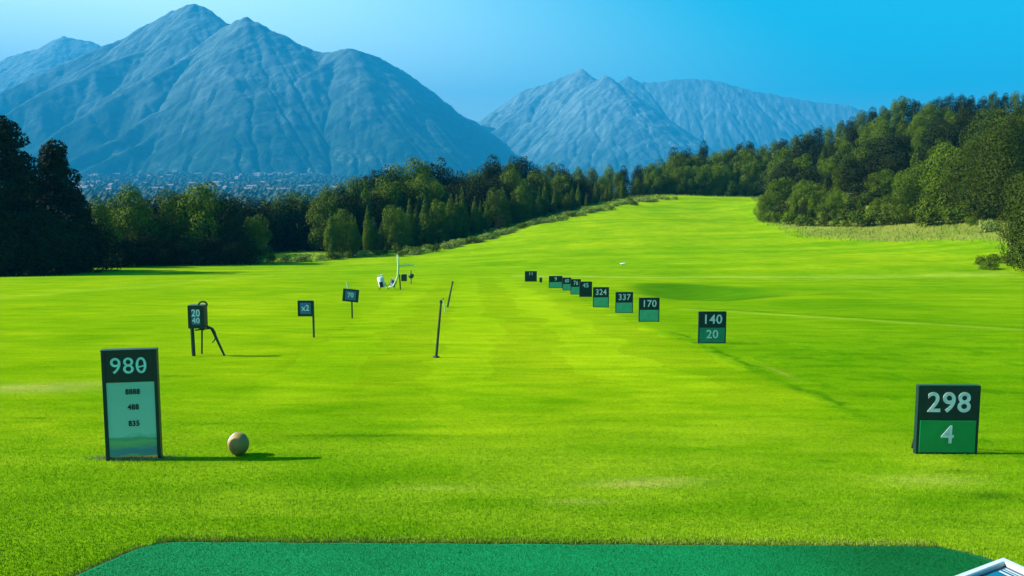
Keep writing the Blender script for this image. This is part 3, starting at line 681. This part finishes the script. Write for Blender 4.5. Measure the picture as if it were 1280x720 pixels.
# tall distance board
e, k = place(168.5, 574, 'distance_board', 'tall dark green board with white numerals above a pale teal panel, beside the ball', 'sign board', None, R(10))
W, Hh = 66*k, 141*k; T = .085
for s_ in (-1,1):
    m = MB(); m.box((s_*(W/2-.018), 0, Hh/2-.02), (.036, T+.012, Hh+.04), bev=.004); m.build('side_post', M_dkgreen, e)
hb = Hh*.285; m = MB(); m.box((0,0,Hh-hb/2), (W-.072, T, hb), bev=.003); m.build('header_panel', M_dkgreen, e)
m = MB(); m.box((0,0,Hh+.004), (W+.006, T+.02, .014), bev=.003); m.build('top_cap', M_dkgreen, e)
def picture_material(z1):
    m, nt, bs = newmat('printed_panel'); co = nt.nodes.new('ShaderNodeTexCoord').outputs['Object']
    sp = nt.nodes.new('ShaderNodeSeparateXYZ'); nt.links.new(co, sp.inputs[0])
    n_ = noise(nt, 7, co, 5, .6, (.7,1,3.2)); ad = N(nt, 'ShaderNodeMath', operation='MULTIPLY_ADD'); nt.links.new(n_, ad.inputs[0]); ad.inputs[1].default_value = .16; nt.links.new(sp.outputs[2], ad.inputs[2])
    r = nt.nodes.new('ShaderNodeValToRGB'); cr = r.color_ramp; mr = nt.nodes.new('ShaderNodeMapRange'); mr.inputs[1].default_value = 0; mr.inputs[2].default_value = z1
    nt.links.new(ad.outputs[0], mr.inputs[0]); nt.links.new(mr.outputs[0], r.inputs[0])
    cols = [(0,(.10,.24,.12)),(.12,(.30,.42,.22)),(.17,(.06,.26,.24)),(.23,(.05,.22,.30)),(.28,(.13,.36,.20)),(.33,(.16,.44,.16)),(.37,(.07,.30,.19)),(.42,(.24,.56,.46)),(1,(.20,.50,.42))]
    cr.elements[0].position = 0; cr.elements[0].color = (*cols[0][1],1); cr.elements[1].position = 1; cr.elements[1].color = (*cols[-1][1],1)
    for p_, c_ in cols[1:-1]: el = cr.elements.new(p_); el.color = (*c_,1)
    nt.links.new(r.outputs[0], bs.inputs['Base Color']); bs.inputs['Roughness'].default_value = .3; return m
hp = Hh-hb; m = MB(); m.box((0,-T/2+.010,hp/2+.02), (W-.074, .012, hp-.046), bev=.002); m.build('printed_panel', picture_material(hp), e)
yf = -T/2-.002
nums = letters('980', .245, M_teal, (-.01, yf, Hh-hb*.50), e, bold=.004, squeeze=.98); 
m = MB(); m.box((.130, yf-.004, Hh-hb*.5), (.075,.004,.016), Matrix.Rotation(R(-14),3,'Y')); m.build('numeral_bar', M_teal, e)
for s_, z in (('8888',Hh*.625),('488',Hh*.485),('835',Hh*.335)): letters(s_, .082 if len(s_) < 4 else .080, M_black, (.02, -T/2+.001, z), e, bold=.03, squeeze=.88)
# the square board at right and the row behind it
def square_board(l, r, t, b, top, bot, label, group=None, rz=0, lower=None, lt=M_white, lb=M_white, split=.5, boldt=.015):
    e, k = place((l+r)/2, b, 'distance_board', label, 'sign board', group, rz)
    W, Hh = (r-l)*k, (b-t)*k*1.01; T = .07
    m = MB(); m.box((0,0,Hh/2-.02), (W, T, Hh+.04), bev=.006); m.build('board', M_dkgreen, e)
    m = MB(); m.box((0,-T/2-.002,Hh*split/2+.01), (W*.90,.008,Hh*split-.03), bev=.002); m.build('lower_panel', lower or M_green, e)
    yf = -T/2-.002
    letters(top, Hh*.40, lt, (.0, yf-.001, Hh*.745), e, bold=boldt, squeeze=min(1.05, 1.0*W/Hh*1.12))
    if bot: letters(bot, Hh*.37, lb, (.0, yf-.007, Hh*split*.56), e, bold=.01)
    for s_ in (-1,1):
        m = MB(); m.tube([(s_*W*.36,T/2,Hh*.75),(s_*W*.36,T/2+Hh*.30,-.02)], .014, 8); m.build('rear_strut', M_post, e)
    return e
square_board(1142,1220,479,567,'298','4','large square dark green board reading 298 over a 4 at the right', rz=R(-1))
row_g = 'square boards in the receding right row'
square_board(872,907,389,429,'140','20','square green board just beyond the large one reading 298, with two numbers', row_g, R(2), lower=plain('mid_green_panel',(.01,.24,.13),.45))
square_board(798,824,372,402,'170','','square board with white 170 above a light green panel', row_g, R(3), lower=M_ltgreen)
square_board(769,791,365,391,'337','','square board with light green lower panel, third smallest apart from the cluster', row_g, R(3), lower=M_ltgreen) if False else square_board(769,791,365,391,'337','','square board between the 170 board and the 324 board', row_g, R(3), lower=M_ltgreen)
square_board(741,761,359,384,'324','','square board next to the overlapping cluster, beyond the 337 board', row_g, R(3), lower=M_ltgreen)
square_board(724,740,352,371,'45','','nearest dark board of the overlapping cluster in the right row', row_g, R(4), lower=M_dkgreen)
square_board(713,726,349,368,'76','','second nearest board of the overlapping cluster, pale green below', row_g, R(4), lower=M_ltgreen)
square_board(703,714,347,363,'60','','third board of the overlapping cluster, half hidden by its neighbour', row_g, R(4), lower=M_ltgreen)
square_board(686,703,345,360,'9','','farthest board of the overlapping cluster, with a light green patch', row_g, R(4), lower=M_ltgreen)
square_board(656,671,339,352,'11','','lone smallest board at the far end of the right row', row_g, R(4), lower=M_dkgreen)
e, k = place(676, 353, 'marker_block', 'tiny dark block on the turf beside the lone smallest board', 'marker')
m = MB(); m.box((0,0,.16), (.2,.16,.36), bev=.02); m.build('block', M_post, e); m = MB(); m.box((0,0,.36),(.24,.2,.04), bev=.01); m.build('cap', M_ltgreen, e)
# ladder-like stand with a hanging number box (left)
e, k = place(256, 445, 'number_stand', 'folding dark A-frame stand holding a small framed number panel, left', 'sign stand')
W = 17*k; top = 62*k; foot = 17*k
m = MB(); m.tube([(-W*.82,0,-.03),(-W*.82-.02,0,top)], .042, 8); m.build('front_post', M_dkgreen, e)
m = MB(); m.box((-.12,0,top-.20), (W+.06,.22,.50), bev=.01); m.build('number_box', M_dkgreen, e)
m = MB(); m.box((-.12,-.112,top-.20), (W*.60,.010,.33), bev=.004); m.build('number_panel', M_blue, e)
letters('20', .21, M_white, (-.12,-.119,top-.12), e, bold=.02, squeeze=.85); letters('40', .16, M_white, (-.12,-.119,top-.28), e, bold=.02)
m = MB(); m.tube([(.02,.06,top-.42),(.16,.05,top*.55),(.42,.04,-.02)], [.03,.036,.022], 8); m.build('side_leg', M_dkgreen, e)
m = MB(); m.tube([(-W*.7,.4,-.03),(-.05,.05,top-.35)], .02, 8); m.build('rear_leg', M_dkgreen, e)
m = MB(); m.tube([(-.13,.02,.62),(.0,.03,top-.5)], .02, 6); m.tube([(-.2,.02,.56),(.16,.04,.6)], .016, 6); m.build('brace', M_dkgreen, e)
m = MB(); m.tube([(.0+.16*math.cos(a)*1.1+.06,.05,top-.62+.19*math.sin(a)) for a in np.linspace(-1.0,2.4,12)], .014, 6); m.build('hoop', M_post, e)
m = MB(); m.tube([(.0+.09*math.cos(a),.0,top+.05+.07*math.sin(a)) for a in np.linspace(-.2,3.3,12)], .02, 6); m.build('carry_handle', M_post, e)
# plate signs on thin posts
def post_sign(px, b, l, r, t, bb, label, tilt=0, num='X2', side=0):
    e, k = place(px, b, 'post_sign', label, 'post sign', 'small plate signs on thin posts')
    top = (b-t)*k; W = (r-l)*k; Hh = (bb-t)*k; cx = ((l+r)/2-px)*k
    m = MB(); m.tube([(0,.03,-.05),(0,.03,top*.97)], .028, 8); m.build('post', M_post, e)
    rot = Matrix.Rotation(R(tilt),3,'Y')
    m = MB(); m.box((cx,0,top-Hh/2), (W,.04,Hh), rot, bev=.008); m.build('plate', M_dkgreen, e)
    m = MB(); m.box((cx,-.024,top-Hh/2), (W*.66,.008,Hh*.70), rot, bev=.003); m.build('inset', M_blue, e)
    letters(num, Hh*.5, M_white, (cx,-.032,top-Hh*.48), e, bold=.02, squeeze=.9); return e
post_sign(392, 422, 373, 393, 375, 395, 'square dark plate sign flying left of its thin post', 0, 'x2')
e = post_sign(440, 398, 429, 449, 361, 377, 'tilted dark plate sign on a thin post, beyond the square one', 6, '70')
k = e.location.y/F; m = MB(); m.tube([(-.1,.02,37*k),(-.16,.02,46*k)], .03, 7); m.build('finial', M_palegreen, e)
# poles
for (bx, by, tx, ty, rr, lab, mt) in ((545,447,552,377,.030,'tall thin dark pole leaning slightly right in the mown strip',M_post),
                                 (559,384,566,353,.040,'short dark leaning pole beyond the tall leaning pole',M_post),
                                 (557,391,554,374,.022,'pale thin stick between the two leaning poles',M_palegreen)):
    e, k = place(bx, by, 'marker_pole', lab, 'pole', 'thin poles in the mown strip')
    m = MB(); m.tube([(0,0,-.05),((tx-bx)*k*.5,0,(by-ty)*k*.5),((tx-bx)*k,0,(by-ty)*k)], [rr,rr*.9,rr*.7], 9); m.build('shaft', mt, e)
    m = MB(); m.tube([((tx-bx)*k,0,(by-ty)*k-.01),((tx-bx)*k,0,(by-ty)*k+.05)], [rr*1.1,rr*.9], 9); m.build('cap', M_dkgreen, e)
    if rr == .030: m = MB(); m.tube([(0,0,-.02),(0,0,.03)], [.09,.07], 12); m.build('ground_socket', M_post, e)
# golf bags, bent pale stand and its markers in the distance
def bag(px, b, hpx, lean, label, m1, m2):
    e, k = place(px, b, 'golf_bag', label, 'golf bag', 'golf bags far out on the left turf'); h = hpx*k; e.rotation_euler = (0,R(lean),0)
    m = MB(); m.tube([(0,0,.18),(0,0,.25),(0,0,h*.5),(0,0,h*.86),(0,0,h*.9)], [.15,.19,.18,.20,.17], 12); m.build('bag_body', m1, e, True)
    m = MB(); m.box((0,-.19,h*.42), (.2,.10,h*.36), bev=.02); m.build('pocket', m2, e)
    m = MB()
    for dx, dy in ((-.08,0),(.06,.05),(.02,-.06)): m.tube([(dx,dy,h*.85),(dx*1.5,dy,h*1.02),(dx*1.5+.07,dy,h*1.04)], .022, 6)
    m.build('clubs', M_wplastic, e)
    for s_ in (-1,1):
        m = MB(); m.tube([(s_*.05,.08,h*.75),(s_*.28,.35,-.03)], .02, 6); m.build('leg', M_post, e)
bag(479, 363, 19, -12, 'white and navy golf bag on stand legs, leaning left', M_wfab, M_navy)
bag(488, 361, 13, 24, 'dark navy golf bag with white pocket, leaning right beside the taller bag', M_navy, M_wfab)
e, k = place(499, 362, 'bent_stand', 'tall pale green curved stand with a short side arm beside the golf bags', 'stand')
m = MB(); m.tube([(-.75*1,0,.1),(-.35,0,.22),(-.08,0,.75),(-.02,0,1.5),(-.1,0,2.1),(-.02,0,34*k)], [.04,.045,.06,.065,.06,.04], 9); m.build('curved_pole', M_palegreen, e, True)
m = MB(); m.tube([(0,0,29*k),(.55,0,31*k),(1.05,0,29.5*k)], [.05,.05,.03], 8); m.build('arm', M_palegreen, e)
m = MB(); m.tube([(.06,.1,-.03),(.03,.05,19*k)], .04, 7); m.build('prop', M_post, e); m = MB(); m.box((.3,-.02,15*k),(.34,.12,.42), bev=.03); m.build('counter_box', M_post, e)
e, k = place(514, 355, 'marker_post', 'small dark topped post right of the pale curved stand', 'post')
m = MB(); m.tube([(0,0,-.03),(0,0,17*k)], .03, 7); m.build('post', M_post, e); m = MB(); m.tube([(0,0,7*k),(0,0,9*k),(0,0,12*k),(0,0,13*k)], [.09,.20,.20,.06], 9); m.build('head', M_post, e, True)
# the large ball
e, k = place(298.5, 569, 'ball', 'brown oval ball with a painted sun highlight resting on the turf beside the tall board', 'ball')
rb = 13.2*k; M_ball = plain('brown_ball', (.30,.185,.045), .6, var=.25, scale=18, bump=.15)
def ball_mesh(highlight_dir, lim, inside, r):
    V = []; Fq = []; nu, nv = 40, 28; cd = Vector(highlight_dir).normalized()
    q = cd.to_track_quat('Z','Y'); a0, a1 = (0, lim) if inside else (lim, math.pi)
    for j in range(nv+1):
        th = a0+(a1-a0)*j/nv
        for i in range(nu):
            ph = 2*math.pi*i/nu; v = q@Vector((math.sin(th)*math.cos(ph), math.sin(th)*math.sin(ph), math.cos(th)))*r
            V.append((v.x, v.y, v.z*1.13))
    for j in range(nv):
        for i in range(nu): i2 = (i+1) % nu; Fq.append((j*nu+i, (j+1)*nu+i, (j+1)*nu+i2, j*nu+i2))
    return V, Fq
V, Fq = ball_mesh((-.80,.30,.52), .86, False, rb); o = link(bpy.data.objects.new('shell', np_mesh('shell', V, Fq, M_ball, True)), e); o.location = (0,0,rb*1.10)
V, Fq = ball_mesh((-.80,.30,.52), .86, True, rb*1.006); o = link(bpy.data.objects.new('pale_cap', np_mesh('pale_cap', V, Fq, M_wplastic, True)), e); o.location = (0,0,rb*1.10)  # sunlit highlight of the brown ball, painted on as a white cap
# white rimmed blue tray at the lower right corner
x, y, z = GA(1253, 708); e = empty('tray', (x, y, z), 0, 'white rimmed tray with glossy blue base and pale stripes, corner at lower right', 'tray')
aL = Vector((-.83,-.56,0)).normalized(); aR = Vector((.20,-.98,0)).normalized(); LL, LR = 1.15, 1.0
def tray_quad(i, z0, z1, inset2=None):
    c = [aL*i+aR*i, aL*(LL-i)+aR*i, aL*(LL-i)+aR*(LR-i), aL*i+aR*(LR-i)]; return c
def zt(p, dz): return (p.x, p.y, -SLOPE*p.y+dz)
m = MB(); o4, i4 = tray_quad(0,0,0), tray_quad(.060,0,0)
for lst, dz in ((o4,-.02),(o4,.060),(tray_quad(.008,0,0),.068),(tray_quad(.052,0,0),.068),(i4,.060),(i4,.030)):
    for p in lst: m.v.append(zt(p, dz))
for j in range(5):
    for i_ in range(4): k2 = (i_+1) % 4; m.f.append((j*4+i_, j*4+k2, (j+1)*4+k2, (j+1)*4+i_))
m.build('rim', M_wplastic, e)
m = MB(); [m.v.append(zt(p,.036)) for p in tray_quad(.060,0,0)]; m.f.append((3,2,1,0)); M_traydark = plain('tray_dark', (.004,.035,.05), .3)
m.build('base', M_traydark, e)
M_trayblue = plain('tray_blue', (.004,.11,.19), .2, var=.2, spec=.6, coat=1)
m = MB(); [m.v.append(zt(p,.041)) for p in tray_quad(.095,0,0)]; m.f.append((3,2,1,0)); m.build('blue_inlay', M_trayblue, e)
for d_, w_ in ((.115,.020),(.150,.014),(.19,.028)):
    m = MB(); q = [aL*d_+aR*.11, aL*(d_+w_)+aR*.11, aL*(d_+w_)+aR*(.60), aL*d_+aR*(.60)]
    [m.v.append(zt(p,.046)) for p in q]; m.f.append((3,2,1,0)); m.build('stripe', M_wplastic, e)
# small pale marker far out
e, k = place(778, 331, 'range_marker', 'tiny pale marker lying on the far fairway', 'marker')
m = MB(); m.tube([(-.25,0,.08),(.15,.05,.10),(.35,0,.22)], [.08,.09,.04], 8); m.build('float', M_wfab, e, True); m = MB(); m.tube([(-.25,0,.08),(-.4,0,.08)], .03, 6); m.build('handle', M_post, e)

# ------------------------------------------------------------------ the valley: houses and woods
M_wall = plain('house_wall', (.24,.26,.26), .8, var=.3, scale=.2); M_roof = plain('roof_tile', (.25,.20,.18), .8, var=.3, scale=.3)
def house_mesh(w, d, h, rh):
    m = MB(); m.v = [(-w/2,-d/2,-3),(w/2,-d/2,-3),(w/2,d/2,-3),(-w/2,d/2,-3),(-w/2,-d/2,h),(w/2,-d/2,h),(w/2,d/2,h),(-w/2,d/2,h),(-w/2,0,h+rh),(w/2,0,h+rh)]
    m.f = [(0,1,5,4),(2,3,7,6),(1,2,6,9,5),(3,0,4,8,7)]; a = m.mesh('wall', M_wall)
    m = MB(); e_ = .8; m.v = [(-w/2-e_,-d/2-e_,h-e_*.6),(w/2+e_,-d/2-e_,h-e_*.6),(w/2+e_,0,h+rh+.3),(-w/2-e_,0,h+rh+.3),(w/2+e_,d/2+e_,h-e_*.6),(-w/2-e_,d/2+e_,h-e_*.6)]
    m.f = [(0,1,2,3),(3,2,4,5)]; return a, m.mesh('roof', M_roof)
HM = [house_mesh(14,10,7,3), house_mesh(22,12,9,3), house_mesh(34,14,8,2.5), house_mesh(12,12,14,3)]
rh = random.Random(3)
for c_ in range(120):
    px = rh.choice([rh.uniform(80,150), rh.uniform(150,480), rh.uniform(200,360), rh.uniform(100,420)]); Y = rh.choice([rh.uniform(2300,3300), rh.uniform(3900,4900), rh.uniform(4300,5000)])
    x = P(px,230,Y)[0]; e = empty('house', (x, Y, Hs(x,Y)+3), rh.uniform(-.6,.6), 'hazy pale house speck in the town at the foot of the mountain', 'house', 'houses of the distant town')
    a, b = rh.choice(HM); link(bpy.data.objects.new('wall', a), e); link(bpy.data.objects.new('roof', b), e)
n = 14000; u = rng.random(n); Y = 900+u**.7*4300; X = Y*(rng.uniform(-120,1000,n)-640)/F
kk = fbm(X/260, Y/420, 4, 91) < .60; kk |= (Y > 4100) & (Y < 4350); X, Y = X[kk], Y[kk]; n = len(X)
Z = H(X, Y); s_ = rng.uniform(4,15,n); base = np.array([(1,0,0),(0,1,0),(-1,0,0),(0,-1,0),(.1,0,.75),(0,0,-.6)], float)
jit = rng.uniform(.65,1.25,(n,6,1)); V = (base[None]*jit*s_[:,None,None] + np.stack([X,Y,Z+s_*.45],1)[:,None]).reshape(-1,3)
fc = np.array([(0,1,4),(1,2,4),(2,3,4),(3,0,4),(1,0,5),(2,1,5),(3,2,5),(0,3,5)]); Fq = (np.arange(n)[:,None,None]*6+fc[None]).reshape(-1,3)
M_farwood = plain('valley_woods', (.035,.055,.03), .9, var=.5, scale=.02, spec=.1)
o = link(bpy.data.objects.new('valley_woods', np_mesh('valley_woods', V, Fq, M_farwood))); tag(o, 'hazy dark woods covering the valley floor before the mountains', 'woods', kind='stuff')

# ------------------------------------------------------------------ haze
m = bpy.data.materials.new('haze'); m.use_nodes = True; nt = m.node_tree; nt.nodes.clear()
ou = nt.nodes.new('ShaderNodeOutputMaterial'); pv = nt.nodes.new('ShaderNodeVolumePrincipled')
pv.inputs['Color'].default_value = (.015,.335,.70,1); pv.inputs['Density'].default_value = 1.65e-4; pv.inputs['Anisotropy'].default_value = .0
nt.links.new(pv.outputs[0], ou.inputs['Volume'])
mb = MB(); zb = float(gz.min())-1.0; mb.box((0,500,(zb+1680)/2), (29000,29000,1680-zb)); hz = mb.build('haze', m); tag(hz, 'blue air haze over the valley and mountains', 'haze', kind='stuff')

# ------------------------------------------------------------------ light, sky, camera
SUN_EL, SUN_AZ = 35, 0      # azimuth: degrees beyond due left, away from the camera
sun = bpy.data.lights.new('sun', 'SUN'); sun.energy = 5; sun.angle = R(.5); sun.color = (1,.95,.86)
so = bpy.data.objects.new('sun', sun); C.objects.link(so)
sd_ = Vector((-math.cos(R(SUN_EL))*math.cos(R(SUN_AZ)), math.cos(R(SUN_EL))*math.sin(R(SUN_AZ)), math.sin(R(SUN_EL))))
so.rotation_euler = sd_.to_track_quat('Z','Y').to_euler()
w = bpy.data.worlds.new('World'); S.world = w; w.use_nodes = True; nt = w.node_tree
bg = nt.nodes['Background']; sk = nt.nodes.new('ShaderNodeTexSky'); sk.sky_type = 'NISHITA'; sk.sun_disc = False
sk.sun_elevation = R(SUN_EL); sk.sun_rotation = math.atan2(sd_.x, sd_.y); sk.air_density = 1.0; sk.dust_density = 1.2; sk.ozone_density = 1.5
hs = nt.nodes.new('ShaderNodeHueSaturation'); hs.inputs['Saturation'].default_value = 2.9; hs.inputs['Hue'].default_value = .448
nt.links.new(sk.outputs[0], hs.inputs['Color']); 
# hazier, paler air low in the sky on the sun's side
tc = nt.nodes.new('ShaderNodeTexCoord'); dt = N(nt, 'ShaderNodeVectorMath', operation='DOT_PRODUCT'); nt.links.new(tc.outputs['Generated'], dt.inputs[0]); dt.inputs[1].default_value = (-1, .02, -1.6)
mr = nt.nodes.new('ShaderNodeMapRange'); mr.interpolation_type = 'SMOOTHSTEP'; nt.links.new(dt.outputs['Value'], mr.inputs[0]); mr.inputs[1].default_value = -.58; mr.inputs[2].default_value = .12; mr.inputs[4].default_value = .97
nt.links.new(mixc(nt, mr.outputs[0], hs.outputs[0], (7.4,10.6,10.4)), bg.inputs[0]); bg.inputs[1].default_value = .079
cam = bpy.data.cameras.new('camera'); cam.lens = 36*F/1280; cam.sensor_width = 36; cam.clip_start = .1; cam.clip_end = 40000
co = bpy.data.objects.new('camera', cam); C.objects.link(co); co.location = (0,0,CAMZ); co.rotation_euler = (math.pi/2-PITCH,0,0); S.camera = co
S.view_settings.view_transform = 'Standard'; S.view_settings.look = 'None'; S.view_settings.gamma = 1; S.view_settings.exposure = 1.6
S.cycles.use_denoising = True; S.cycles.volume_bounces = 0; S.cycles.max_bounces = 6; S.cycles.transparent_max_bounces = 8
